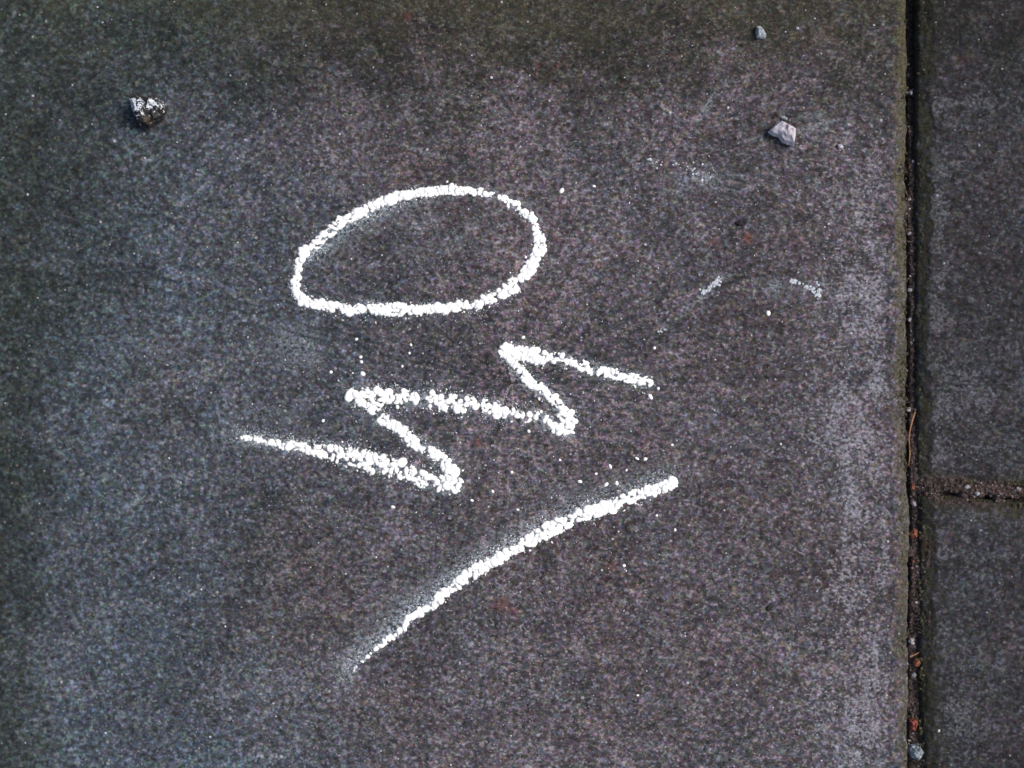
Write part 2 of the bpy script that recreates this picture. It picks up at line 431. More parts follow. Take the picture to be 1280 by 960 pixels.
def paint_main(X, Y, z, dist, cham):
    big = fbm(X, Y, 170, 4, 31); mid = fbm(X, Y, 60, 4, 33); big2 = fbm(X, Y, 230, 3, 37)
    a = {}
    a['tint'] = np.clip(.95 - sstep(120, 620, X + (big2 - .5) * 260) * .75 + sstep(860, 1000, Y) * .15 + (mid - .5) * .5, 0, 1)  # cool left, warmer middle: lens colour shading put into the tint, plus mottling
    edge_band = np.exp(-((X - 1086 - (fbm(X * 0, Y, 70, 3, 41) - .5) * 26) / np.where(X < 1086, 54, 30)) ** 2)
    bl = edge_band * (.26 + .24 * sstep(180, 380, Y)) * (.15 + 1.9 * sstep(.32, .68, fbm(X, Y * .7, 22, 5, 43, .7)))
    bl += .20 * sstep(960, 1060, X) * sstep(120, 250, Y)
    bl += .16 * gauss(X, Y, 620, 165, 170, 45) + .14 * gauss(X, Y, 880, 140, 60, 30)
    bl += .26 * sstep(.5, .75, mid) * sstep(.45, .7, big)
    bl += .14 * sstep(700, 900, Y) * (fbm(X * .35, Y, 14, 3, 47))
    bl += .42 * sstep(.60, .80, fbm(X * .45, Y, 26, 5, 49, .7)) * sstep(.35, .6, big)
    bl += .30 * sstep(.62, .80, fbm(X, Y, 40, 5, 58, .72))
    bl *= 1 - sstep(1104, 1122, X + (mid - .5) * 20)
    a['bloom'] = np.clip(bl, 0, 1)
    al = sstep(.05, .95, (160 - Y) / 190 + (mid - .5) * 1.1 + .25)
    al = np.maximum(al, .95 * sstep(.0, .9, (230 - X) / 260 + (300 - Y) / 700 + (big - .5) * .9))  # vignette painted into the colour: left side, darkest at the top left corner
    al = np.maximum(al, .9 * sstep(.1, .9, (90 - X) / 160 + (mid - .5) * .9 + .3))  # shade of the left strip, painted as a darker greenish tone
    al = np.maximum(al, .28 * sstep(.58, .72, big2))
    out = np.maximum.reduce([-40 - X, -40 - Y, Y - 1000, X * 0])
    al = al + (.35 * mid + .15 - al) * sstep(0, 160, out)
    a['algae_shade'] = np.clip(al, 0, 1)
    m = sstep(.02, .30, cham) * (.55 + .6 * (fbm(X, Y, 30, 3, 51))) * (.8 + .45 * sstep(520, 200, Y))
    m = np.maximum(m, .35 * sstep(.1, .9, (100 - Y) / 150 + (fbm(X, Y, 40, 4, 53) - .5) * 1.6))
    a['moss'] = np.clip(m, 0, 1)
    r = .5 * gauss(X, Y, 672, 82, 3.5) + .5 * gauss(X, Y, 697, 82, 4) + .55 * gauss(X, Y, 597, 553, 9, 6) + .5 * gauss(X, Y, 626, 757, 11, 7)
    r += .5 * gauss(X, Y, 642, 765, 6) + .75 * gauss(X, Y, 934, 297, 6, 7) + .4 * gauss(X, Y, 762, 708, 8) + .35 * gauss(X, Y, 893, 302, 8, 4)
    r += .5 * gauss(X, Y, 1071, 97, 9, 14) * 0 + .4 * gauss(X, Y, 510, 20, 6)
    a['rust'] = np.clip(r, 0, 1)
    c = near_path(X, Y, SLASH, 22, 4, fade=lambda t: .50 + .30 * t - .45 * max(0, t - .80) / .2)
    c = np.maximum(c, .95 * near_path(X, Y, RING[:9], 17, 5, fade=lambda t: 1 - t * .6))
    c = np.maximum(c, .35 * near_path(X, Y, RING[:6], 3, 10) * 0)
    c = np.maximum(c, .36 * near_path(X, Y, [(268, 546, 5), (290, 547, 6), (340, 550, 9), (400, 560, 9)], 7, 11, fade=lambda t: .9 - .4 * t))
    c = np.maximum(c,   .28 * near_path(X, Y, [(448, 822, 4), (438, 836, 4), (424, 862, 4)], 9, 9))
    for p in (ZA, ZB, ZC, ZD, ZE):
        c = np.maximum(c, .55 * near_path(X, Y, p, 9, 9))
    c = np.maximum(c, .22 * near_path(X, Y, RING, 9, 9, closed=True))
    c = np.maximum(c, .30 * gauss(X, Y, 368, 432, 30, 24) + .16 * gauss(X, Y, 330, 520, 40, 14))
    c = np.maximum(c, .30 * gauss(X, Y, 545, 285, 46, 26) * sstep(.42, .66, fbm(X, Y, 22, 3, 61)))
    c = np.maximum(c, .30 * gauss(X, Y, 400, 318, 14, 14))
    c = np.maximum(c, .30 * gauss(X, Y, 690, 625, 60, 18) * sstep(.40, .6, fbm(X, Y, 14, 3, 63)))
    c = np.maximum(c, .36 * near_path(X, Y, [(902, 347, 5), (862, 384, 5), (832, 412, 5)], 4, 4, fade=lambda t: 1 - .75 * t))
    c = np.maximum(c, .40 * gauss(X, Y, 880, 222, 26, 9) + .28 * gauss(X, Y, 852, 236, 9, 14) + .4 * gauss(X, Y, 968, 358, 10, 12) + .14 * gauss(X, Y, 1005, 362, 22, 9))
    for q in ([(998, 164, 3), (1022, 156, 3), (1042, 150, 3)], [(1000, 146, 3), (1030, 142, 3)], [(1010, 163, 3), (1032, 160, 3)], [(893, 118, 4), (872, 152, 4)]):
        c = np.maximum(c, .42 * near_path(X, Y, q, 3.5, 3.5))
    c = np.maximum(c, .26 * near_path(X, Y, [(884, 235, 3), (932, 238, 3)], 3, 3))
    a['chalk'] = np.clip(c, 0, 1)
    # two small pits
    z = z - .0022 * gauss(X, Y, 924, 279, 5, 3.5) - .0018 * gauss(X, Y, 960, 761, 3.4)
    return z, a

def paint_side(lower):
    def f(X, Y, z, dist, cham):
        mid = fbm(X, Y, 50, 4, 71 + lower); big = fbm(X, Y, 150, 4, 73 + lower)
        a = {'tint': np.clip(.45 + (mid - .5) * .8, 0, 1)}
        left = X - (1152 if lower else 1148)
        if not lower:
            b = np.exp(-((left - 27) / 13) ** 2) * (.9 * sstep(60, 300, Y)) * sstep(.35, .75, fbm(X, Y, 22, 4, 75, .65))
            b += .75 * gauss(X, Y, 1174, 127, 9, 13) + .6 * gauss(X, Y, 1204, 128, 22, 6) + .6 * gauss(X, Y, 1174, 255, 7, 20)
            b += .55 * gauss(X, Y, 1176, 560, 12, 26) + .35 * gauss(X, Y, 1215, 500, 34, 26) + .3 * gauss(X, Y, 1220, 562, 46, 12)
            b += .40 * gauss(X, Y, 1246, 362, 14, 6) + .4 * gauss(X, Y, 1216, 467, 16, 5)
            al = sstep(.1, .9, (140 - Y) / 200 + (mid - .5) * 1.1 + .1)  # algae along the top, also painting in the dark top right corner
        else:
            b = .7 * gauss(X, Y, 1183, 690, 11, 10) + .5 * gauss(X, Y, 1240, 694, 30, 5) + .35 * gauss(X, Y, 1215, 644, 24, 8)
            b += .45 * gauss(X, Y, 1200, 884, 22, 14) + .5 * gauss(X, Y, 1240, 862, 14, 7) + .3 * gauss(X, Y, 1215, 910, 26, 16) + .4 * gauss(X, Y, 1184, 790, 12, 12)
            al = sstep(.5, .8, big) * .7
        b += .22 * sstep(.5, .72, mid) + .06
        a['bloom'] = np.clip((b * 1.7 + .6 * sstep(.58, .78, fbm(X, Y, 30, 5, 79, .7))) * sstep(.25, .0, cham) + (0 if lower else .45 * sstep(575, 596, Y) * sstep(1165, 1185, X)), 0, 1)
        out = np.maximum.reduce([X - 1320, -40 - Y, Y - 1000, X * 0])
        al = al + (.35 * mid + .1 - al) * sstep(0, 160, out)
        a['algae_shade'] = np.clip(al + .10, 0, 1)
        a['moss'] = np.clip(sstep(.02, .25, cham) * (.55 + .7 * fbm(X, Y, 26, 3, 77)) + .35 * np.exp(-((dist - 20) / 14) ** 2) * sstep(.45, .7, mid), 0, 1)
        if not lower: a['moss'] = a['moss'] * (1 - .5 * sstep(578, 590, Y) * sstep(1160, 1180, X))
        rust = (.4 * gauss(X, Y, 1159, 683, 8, 11) if lower else .3 * gauss(X, Y, 1207, 75, 14, 6))
        a['rust'] = rust + np.zeros_like(X)
        return z, a
    return f

# big slab with the writing
xs = axis(-420, 1136, -20, 1112, 2.0); xs = np.unique(np.r_[xs, np.arange(1100, 1136.1, 1.0)])
ys = axis(-310, 1300, -16, 976, 2.0)
X, Y = np.meshgrid(xs, ys)
E = edge_of(EDGE, Y, 21)
X = X + (E - 1136) * sstep(1060, 1128, X)
d = np.minimum(np.minimum(E - X, X + 420), np.minimum(Y + 310, 1300 - Y))
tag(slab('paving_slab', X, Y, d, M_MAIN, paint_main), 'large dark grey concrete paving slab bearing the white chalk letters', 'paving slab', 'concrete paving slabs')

# two slabs right of the joint
xs = np.unique(np.r_[np.arange(1148, 1180, 1.0), axis(1180, 2750, 1180, 1300, 2.0)])
ys = np.unique(np.r_[axis(-1000, 570, -16, 570, 2.0), np.arange(570, 605.1, 1.0)])
X, Y = np.meshgrid(xs, ys)
E = edge_of(EDGE_U, Y, 23)
X = X + (E - 1148) * sstep(1230, 1150, X)
B = 602 + (fbm(X, X * 0, 22, 5, 25, .7) - .5) * 6 + np.clip((X - 1160) / 130, 0, 1) * 6
Y = Y + (B - 605) * sstep(540, 602, Y)
d = np.minimum(np.minimum(X - E, 2750 - X), np.minimum(Y + 1000, B - Y))
tag(slab('paving_slab', X, Y, d, M_SIDE, paint_side(0)), 'darker paving slab right of the long joint, above the short cross joint', 'paving slab', 'concrete paving slabs')

ys = np.unique(np.r_[np.arange(623, 660, 1.0), axis(660, 2220, 660, 976, 2.0)])
X, Y = np.meshgrid(xs, ys)
E = edge_of(EDGE_L, Y, 27)
X = X + (E - 1148) * sstep(1230, 1150, X)
B = 618.5 + (fbm(X, X * 0, 22, 5, 29, .7) - .5) * 6 + np.clip((X - 1160) / 130, 0, 1) * 11
Y = Y + (B - 623) * sstep(690, 626, Y)
d = np.minimum(np.minimum(X - E, 2750 - X), np.minimum(Y - B, 2220 - Y))
tag(slab('paving_slab', X, Y, d, M_SIDE, paint_side(1)), 'darker paving slab right of the long joint, below the short cross joint', 'paving slab', 'concrete paving slabs')

# the rest of the pavement around them, outside the picture, and the earth under everything
bm = bmesh.new()
def plate(x0, y0, x1, y1):
    (wx0, wx1), _ = ground_xy(np.array([x0, x1]), np.array([480, 480]))
    wy0, wy1 = (480 - y1) * U, (480 - y0) * U
    lo = [bm.verts.new((x, y, -.045)) for x, y in ((wx0, wy0), (wx1, wy0), (wx1, wy1), (wx0, wy1))]
    c = .004
    m1 = [bm.verts.new((x, y, -.003)) for x, y in ((wx0, wy0), (wx1, wy0), (wx1, wy1), (wx0, wy1))]
    t = [bm.verts.new((x, y, 0)) for x, y in ((wx0 + c, wy0 + c), (wx1 - c, wy0 + c), (wx1 - c, wy1 - c), (wx0 + c, wy1 - c))]
    bm.faces.new(t)
    for k in range(4):
        j = (k + 1) % 4
        bm.faces.new((lo[k], lo[j], m1[j], m1[k])); bm.faces.new((m1[k], m1[j], t[j], t[k]))
# world layout in photo units at the camera's scale (columns of slabs 1600 tall)
for c0, c1, off in ((-4400, -3612, -310), (-3600, -2022, -1000), (-2010, -432, -310 + 800), (-420, 1136, -310), (1150, 2750, -1000), (2762, 4350, -310), (4362, 5950, -1000)):
    for r in range(-4, 5):
        y0 = off + r * 1622
        if c0 == -420 and r == 0: continue
        if c0 == 1150 and r in (0, 1): continue
        if c0 == -4400: continue
        if c1 > 4300: continue
        plate(c0, y0, c1, y0 + 1606)
me = bpy.data.meshes.new('pavement'); bm.to_mesh(me); bm.free()
for nme, v in (('tint', .5), ('bloom', .1), ('algae_shade', .3)):
    fattr(me, nme, np.full(len(me.vertices), v))
tag(link('pavement', me, M_MAIN), kind='structure')
me = mesh_from('ground', [(-60, -60, -.045), (60, -60, -.045), (60, 60, -.045), (-60, 60, -.045)], [(0, 1, 2, 3)])
tag(link('ground', me, M_EARTH), kind='structure')

# soil lying in the joints
def soil_level(x, y):
    """depth of the dirt in the joints, in metres"""
    long_ = np.interp(y, [-300, 60, 160, 240, 330, 420, 500, 560, 600, 630, 660, 700, 760, 800, 860, 930, 1200],
                      [-.014, -.0115, -.0070, -.0058, -.0048, -.0050, -.0055, -.0045, -.0030, -.0055, -.0060, -.0040, -.0040, -.0062, -.0052, -.0062, -.006])
    long_ = long_ - .007 * np.exp(-((x - 1136 - 3 * sstep(600, 640, y) * sstep(760, 690, y)) / 2.6) ** 2) * sstep(.30, .55, fbm(x, y, 26, 3, 81))
    cross = -.0014 - .0012 * sstep(1215, 1270, x) - .0010 * sstep(.5, .7, fbm(x, y, 30, 3, 83)) - .008 * sstep(1168, 1186, x) * np.exp(-((y - 617.5 - np.clip((x - 1160) / 130, 0, 1) * 11) / 3.6) ** 2) * sstep(.3, .5, fbm(x, y, 30, 3, 82)) - .0008 * np.exp(-((y - 603 - np.clip((x - 1160) / 130, 0, 1) * 6) / 2) ** 2)
    f = sstep(1150, 1164, x)
    return long_ * (1 - f) + cross * f + (fbm(x, y, 7, 3, 85, .7) - .5) * .0026
def soil_strip(xs, ys):
    X, Y = np.meshgrid(xs, ys)
    gx, gy = slab_xy(X, Y)
    idx = np.arange(X.size).reshape(X.shape)
    V = np.c_[gx.ravel(), gy.ravel(), soil_level(X, Y).ravel()]
    F = np.c_[idx[1:, :-1].ravel(), idx[1:, 1:].ravel(), idx[:-1, 1:].ravel(), idx[:-1, :-1].ravel()]
    return V, F
V1, F1 = soil_strip(np.arange(1126, 1164.1, 1.0), np.unique(np.r_[np.linspace(-1000, -20, 40), np.arange(-20, 980, 1.5), np.linspace(980, 2200, 40)]))
V2, F2 = soil_strip(np.unique(np.r_[np.arange(1164, 1300, 1.5), np.linspace(1300, 2700, 40)]), np.arange(592, 640.1, 1.0))
tag(link('joint_soil', mesh_from('joint_soil', np.r_[V1, V2], np.r_[F1, F2 + len(V1)]), M_SOIL), kind='stuff')

# ------------------------------------------------------------------ grains
def ico(sub):
    b = bmesh.new(); bmesh.ops.create_icosphere(b, subdivisions=sub, radius=1)
    b.verts.ensure_lookup_table()
    v = np.array([x.co[:] for x in b.verts]); f = np.array([[q.index for q in p.verts] for p in b.faces]); b.free()
    return v, f
ICO1, ICO2 = ico(1), ico(2)
def grains(px, py, r, hgt, z0=0.0, base=ICO2, jag=.28, squash=.42):
    """many irregular little lumps lying on the ground, one array of vertices"""
    bv, bf = base
    n, k = len(px), len(bv)
    if n == 0: return np.zeros((0, 3)), np.zeros((0, 3), int)
    gx, gy = ground_xy(px, py)
    r = np.asarray(r, float) * U
    h = np.asarray(hgt, float) * r
    # lumpy direction-dependent radius
    dirs = RNG.normal(size=(n, 5, 3)); dirs /= np.linalg.norm(dirs, axis=2)[:, :, None]
    amp = RNG.uniform(-jag, jag, size=(n, 5))
    rad = 1 + np.einsum('ni,nik->nk', amp, np.clip(np.einsum('nij,kj->nik', dirs, bv), 0, 1) ** 2)
    P = bv[None] * rad[:, :, None]
    sx = RNG.uniform(1 - squash, 1 + squash * .6, size=(n, 1)); sy = RNG.uniform(1 - squash, 1 + squash * .6, size=(n, 1))
    a = RNG.uniform(0, 2 * np.pi, size=(n, 1))
    x = P[:, :, 0] * sx; y = P[:, :, 1] * sy
    q = np.empty_like(P)
    q[:, :, 0] = (x * np.cos(a) - y * np.sin(a)) * r[:, None] + gx[:, None]
    q[:, :, 1] = (x * np.sin(a) + y * np.cos(a)) * r[:, None] + gy[:, None]
    q[:, :, 2] = P[:, :, 2] * h[:, None] + h[:, None] * .35 + np.broadcast_to(z0, (n,))[:, None]
    F = (bf[None] + (np.arange(n) * k)[:, None, None]).reshape(-1, 3)
    return q.reshape(-1, 3), F

def stroke_grains(pts, gap=.30, closed=False, dens=1.0, rmed=2.2, edge=0, over=.75):
    """chalk crumbs pressed side by side along a stroke; gap: how broken up it is; edge: side (+1/-1) where the rim is
    clean; over: how closely they crowd (1 = just touching)"""
    q, nor, s = resample(pts, .5, closed)
    n = int(len(q) * q[:, 2].mean() * .5 * dens)
    R = np.sort(np.clip(RNG.lognormal(math.log(rmed), .45, n), .7, 4.8))[::-1]
    PX, PY, RR = np.zeros(n), np.zeros(n), np.zeros(n)
    k = 0
    for r in R:
        i = RNG.integers(len(q)); x, y, w = q[i]; nn = nor[i]
        r = min(r, max(.7, w * .44))
        half = max(w * .51 - r * .78, 0)
        t = RNG.uniform(-1, 1)
        if edge and RNG.random() < .35: t = edge * RNG.uniform(.75, 1)
        ox, oy = x + nn[0] * t * half, y + nn[1] * t * half
        if w > 9 and fbm(np.array([ox]), np.array([oy]), 6.5, 2, 91)[0] < gap * (.8 + .5 * abs(t)): continue
        if k:
            dd = np.hypot(PX[:k] - ox, PY[:k] - oy) - over * (RR[:k] + r) * RNG.uniform(.74, 1.10)
            if dd.min() < 0: continue
        PX[k], PY[k], RR[k] = ox, oy, r; k += 1
    PX, PY, RR = list(PX[:k]), list(PY[:k]), list(RR[:k])
    # little bits thrown off the rim
    for _ in range(int(len(q) * .08)):
        i = RNG.integers(len(q)); x, y, w = q[i]; nn = nor[i]
        t = RNG.choice([-1, 1]) * (1 + abs(RNG.normal(0, .22)))
        PX.append(x + nn[0] * t * w / 2); PY.append(y + nn[1] * t * w / 2); RR.append(RNG.uniform(.5, 1.4))
    return np.array(PX), np.array(PY), np.array(RR)
CH = (.08, .15)       # how thick the crumbs of a stroke lie, against their radius
def chalk_stroke(name, pts, parent=None, **kw):
    px, py, r = stroke_grains(pts, **kw)
    V, F = grains(px, py, r, RNG.uniform(*CH, len(r)), jag=.6)
    return link(name, mesh_from(name, V, F), M_CHALK, parent)
def dust_along(pts, n, spread_in, spread_out, rlo=.35, rhi=1.0, closed=False, fade=None, off=.4):
    q, nor, s = resample(pts, 1.0, closed)
    PX, PY, R = [], [], []
    while len(PX) < n:
        i = RNG.integers(len(q))
        if fade and RNG.random() > fade(i / len(q)): continue
        side = RNG.random() < spread_out / (spread_in + spread_out)
        t = (q[i, 2] * off + abs(RNG.normal(0, spread_out if side else spread_in))) * (1 if side else -1)
        PX.append(q[i, 0] + nor[i, 0] * t + RNG.normal(0, 1)); PY.append(q[i, 1] + nor[i, 1] * t + RNG.normal(0, 1))
        R.append(rlo + (rhi - rlo) * RNG.random() ** 2.2)
    return PX, PY, R
def dust(name, parent, *sets):
    px = np.concatenate([s[0] for s in sets]); py = np.concatenate([s[1] for s in sets]); r = np.concatenate([s[2] for s in sets])
    V, F = grains(px, py, r, np.full(len(r), .45), base=ICO1)
    return tag(link(name, mesh_from(name, V, F), M_DUST, parent), kind='stuff')
def empty(name, px, py):
    o = bpy.data.objects.new(name, None); COL.objects.link(o)
    o.empty_display_size = .01
    return o

# ring
t = empty('chalk_letter', 520, 315)
tag(t, 'white chalk letter O drawn as a tilted oval ring on the slab', 'chalk letter', 'white chalk marks on the slab')
px, py, r = stroke_grains(RING[:14], gap=.10, dens=3.2, rmed=2.3, edge=1, over=.60)
p2 = stroke_grains(RING[13:29], gap=.40, dens=2.6, rmed=2.8, over=.66)
p3 = stroke_grains(RING[28:], gap=.30, dens=3, rmed=2.5, over=.66)
px = np.r_[px, p2[0], p3[0]]; py = np.r_[py, p2[1], p3[1]]; r = np.r_[r, p2[2], p3[2]]
V, F = grains(px, py, r, RNG.uniform(*CH, len(r)), jag=.6)
link('stroke', mesh_from('stroke', V, F), M_CHALK, t)
dust('dust', t, dust_along(RING, 420, 4, 4, closed=True), dust_along(RING[:8], 420, 6, 1.5))

# zigzag
t = empty('chalk_letter', 580, 520)
tag(t, 'white chalk zigzag letter of five strokes between the oval and the slash', 'chalk letter', 'white chalk marks on the slab')
chalk_stroke('stroke', ZA, t, gap=.44, dens=2.4, rmed=2.2, over=.80)
chalk_stroke('stroke', ZB, t, gap=.37, dens=2.6, rmed=2.3, over=.68)
chalk_stroke('stroke', ZC, t, gap=.46, dens=2.4, rmed=2.3, over=.78)
chalk_stroke('stroke', ZD, t, gap=.33, dens=2.6, rmed=2.3, over=.68)
chalk_stroke('stroke', ZE, t, gap=.40, dens=2.6, rmed=2.6, over=.66)
dust('dust', t, dust_along(ZA, 620, 4, 6), dust_along(ZB, 160, 4, 4), dust_along(ZC, 520, 5, 6), dust_along(ZD, 200, 6, 6), dust_along(ZE, 320, 6, 4),
     dust_along([(280, 545, 5), (320, 547, 8), (380, 556, 10)], 120, 6, 4))

# long slash
t = empty('chalk_slash', 640, 710)
tag(t, 'long curved white chalk slash below the zigzag, fading out at its lower end', 'chalk stroke', 'white chalk marks on the slab')
chalk_stroke('stroke', SLASH[:26], t, gap=.33, dens=3.0, rmed=2.6, edge=1, over=.72)
chalk_stroke('stroke', SLASH[25:], t, gap=.25, dens=2.5, rmed=1.5, over=.8)
dust('dust', t, dust_along(SLASH, 1100, 9, 2, fade=lambda f: .5 + .5 * math.sin(f * 3.1)), dust_along(SLASH, 250, 3, 3),
     dust_along([(452, 818, 4), (440, 834, 5), (424, 864, 6)], 260, 6, 6, .25, .6))

# faint old chalk marks to the right of the letters
def scuff(label, pts, n, rlo, rhi, spread):
    q, nor, s = resample(pts, 1.0)
    i = RNG.integers(len(q), size=n)
    o = RNG.normal(0, 1, n) * spread * q[i, 2] / 2
    V, F = grains(q[i, 0] + nor[i, 0] * o, q[i, 1] + nor[i, 1] * o, RNG.uniform(rlo, rhi, n), np.full(n, .15), base=ICO2, jag=.6)
    return tag(link('chalk_scuff', mesh_from('chalk_scuff', V, F), M_SCUFF), label, 'chalk scuff', 'faint chalk scuffs right of the letters')
scuff('short diagonal pale scuff right of the oval, beside the dark pit', [(901, 348, 6), (890, 357, 6), (878, 367, 7)], 60, .7, 1.7, .55)
scuff('pale blotch at the lower end of the faint diagonal smear', [(822, 415, 4), (828, 414, 6), (833, 412, 4)], 18, .5, 1.1, .6)
scuff('bright hooked scuff below the dark pit, nearest the long joint', [(1007, 358, 5), (1016, 363, 6), (1024, 370, 6), (1024, 364, 5), (1020, 352, 5)], 52, .6, 1.8, .5)
scuff('small bright scuff just left of the hooked scuff', [(988, 352, 4), (994, 352, 6), (999, 354, 4)], 24, .8, 1.9, .5)
scuff('row of pale dots above the oval at right, below the grey pebble', [(800, 207, 9), (821, 203, 10), (836, 207, 8), (852, 208, 6), (861, 210, 9), (875, 218, 12), (889, 223, 16), (900, 224, 16)], 46, .4, 1.9, 1.0)

# stray crumbs of chalk
def crumb(px, py, r, label, mat=None):
    V, F = grains(np.array([px]), np.array([py]), np.array([r]), np.array([.30]), base=ICO2, jag=.55, squash=.35)
    return tag(link('chalk_crumb', mesh_from('chalk_crumb', V, F), mat or M_CHALK), label, 'chalk crumb', 'stray chalk crumbs')
crumb(702, 238.5, 3.3, 'round white chalk crumb lying right of the top of the oval')
crumb(743, 233, 1.7, 'tiny pale crumb a little right of the crumb beside the oval')
crumb(559, 227, 1.9, 'tiny crumb just above the top rim of the oval')
crumb(451, 446, 3.4, 'upper crumb of the touching pair left of the zigzag top')
crumb(451.8, 452.4, 2.7, 'lower crumb of the touching pair left of the zigzag top')
crumb(453.2, 467, 2.7, 'single white crumb just below the touching pair of crumbs')
crumb(404, 526, 2.6, 'lone white crumb left of the zigzag, above its long lower stroke')
crumb(813, 496, 3.4, 'white crumb just below the right tip of the zigzag')
crumb(823, 485.5, 2.0, 'tiny crumb touching the right tip of the zigzag')
crumb(654, 421.5, 2.3, 'small crumb above the top corner of the zigzag')
crumb(674, 499, 2.6, 'crumb inside the narrow right angle of the zigzag')
crumb(818, 435, 2.0, 'flat pale crumb above the right tip of the zigzag')
crumb(960, 391, 3.1, 'cream crumb below the hooked scuff, alone on bare concrete')
crumb(492, 633.5, 2.3, 'lone crumb under the lower corner of the zigzag')
crumb(590, 625.5, 2.2, 'crumb just right of the lower corner of the zigzag')
crumb(780, 707, 2.3, 'lone crumb below the middle of the slash')
crumb(821, 644, 1.9, 'tiny crumb below the upper end of the slash')
crumb(844, 662, 1.8, 'tiny crumb farthest below the upper end of the slash')
crumb(797, 869, 1.7, 'tiny crumb alone near the bottom edge of the picture')
lab = 'tiny white crumb in the loose cluster above the upper end of the slash'
for x, y, r in ((763, 583, 2.6), (725, 602, 2.5), (771, 604, 2.9), (758, 605, 2.9), (807, 574, 2.9), (796, 573, 2.3), (840, 556, 1.9), (745, 592, 1.8), (783, 588, 1.7)):
    crumb(x, y, r, lab)
lab = 'tiny white crumb scattered near the upper left bend of the zigzag'
for x, y, r in ((441, 466, 1.8), (445, 424, 1.8), (512, 441, 1.8), (514, 431, 1.8), (503, 458, 1.7), (414, 465, 1.7)):
    crumb(x, y, r, lab)
lab = 'tiny white crumb scattered between the zigzag and the slash'
for x, y, r in ((616, 614, 1.8), (647, 637, 2.0), (661, 539, 2.0), (640, 590, 1.5), (700, 575, 1.5)):
    crumb(x, y, r, lab)

# fine specks nobody could count
n = 900
px = np.r_[RNG.uniform(0, 1110, n), RNG.normal(620, 160, 700)]; py = np.r_[RNG.uniform(0, 960, n), RNG.normal(540, 130, 700)]
r = .45 + .9 * RNG.random(len(px)) ** 4
keep = px < 1112
V, F = grains(px[keep], py[keep], r[keep], np.full(keep.sum(), .5), base=ICO1)
tag(link('fine_specks', mesh_from('fine_specks', V, F), M_DUST), kind='stuff')

n = 1500
px = RNG.uniform(0, 1115, n); py = RNG.uniform(0, 960, n)
px[:250] = RNG.uniform(1168, 1280, 250)
py = np.where((px > 1168) & (py > 586) & (py < 640), py - 80, py)
r = .5 + 1.5 * RNG.random(n) ** 3
V, F = grains(px, py, r, np.full(n, .55), base=ICO1, jag=.5)
pal = np.array([(.02, .016, .016), (.05, .04, .04), (.10, .085, .09), (.20, .19, .21), (.36, .36, .40), (.11, .065, .048), (.50, .49, .50)])
colr = np.repeat(pal[RNG.choice(7, size=n, p=[.16, .16, .18, .22, .16, .06, .06])], len(ICO1[0]), axis=0)
me = mesh_from('loose_sand', V, F, smooth=False)
a = me.attributes.new('tone', 'FLOAT_COLOR', 'POINT')
a.data.foreach_set('color', np.c_[colr, np.ones(len(colr))].astype(np.float32).ravel())
tag(link('loose_sand', me, M_GRIT), kind='stuff')

# ------------------------------------------------------------------ stones
def stone(name, outline, h, mat, label, cat, group=None, z0=0.0, seed=1, top=(0, 0), rough=.05, facets=None):
    """crushed stone: a measured outline built up in rings to a broken, faceted top"""
    rg = np.random.default_rng(seed)
    o = np.array(outline, float)
    c = o.mean(0)
    n = len(o)
    b = bmesh.new()
    def ring(scale, z, jit, shift=(0, 0)):
        res = []
        for p in o:
            q = c + (p - c) * scale * (1 + rg.uniform(-jit, jit)) + np.array(shift)
            x, y = ground_xy(q[0], q[1])
            res.append(b.verts.new((float(x), float(y), z0 + z * h * (1 + rg.uniform(-jit, jit) * 1.2))))
        return res
    rings = [ring(.80, -.10, .02), ring(1.0, .28, .02), ring(.86, .68, .07, (top[0] * .5, top[1] * .5)), ring(.48, .95, .15, top)]
    for r0, r1 in zip(rings, rings[1:]):
        for k in range(n):
            j = (k + 1) % n
            b.faces.new((r0[k], r1[k], r1[j], r0[j]))
    q = c + np.array(top)
    x, y = ground_xy(q[0], q[1])
    apex = b.verts.new((float(x), float(y), z0 + h))
    for k in range(n):
        b.faces.new((rings[-1][k], apex, rings[-1][(k + 1) % n]))
    b.faces.new(list(reversed(rings[0]))[::-1])
    bmesh.ops.recalc_face_normals(b, faces=b.faces[:])
    bmesh.ops.triangulate(b, faces=b.faces[:])
    bmesh.ops.subdivide_edges(b, edges=b.edges[:], cuts=2, use_grid_fill=True)
    size = float(np.ptp(o, axis=0).mean()) * U
    for v in b.verts:
        d = Vector(v.co) / size * 5
        f = (float(fbm(np.array([d.x + d.z]), np.array([d.y - d.z]), .9, 3, seed)[0]) - .5) * 2
        v.co += Vector((0, 0, 1)) * f * rough * size + v.normal * f * rough * size * .7
    me = bpy.data.meshes.new(name); b.to_mesh(me); b.free()
    for p in me.polygons: p.use_smooth = False
    return tag(link(name, me, mat), label, cat, group)

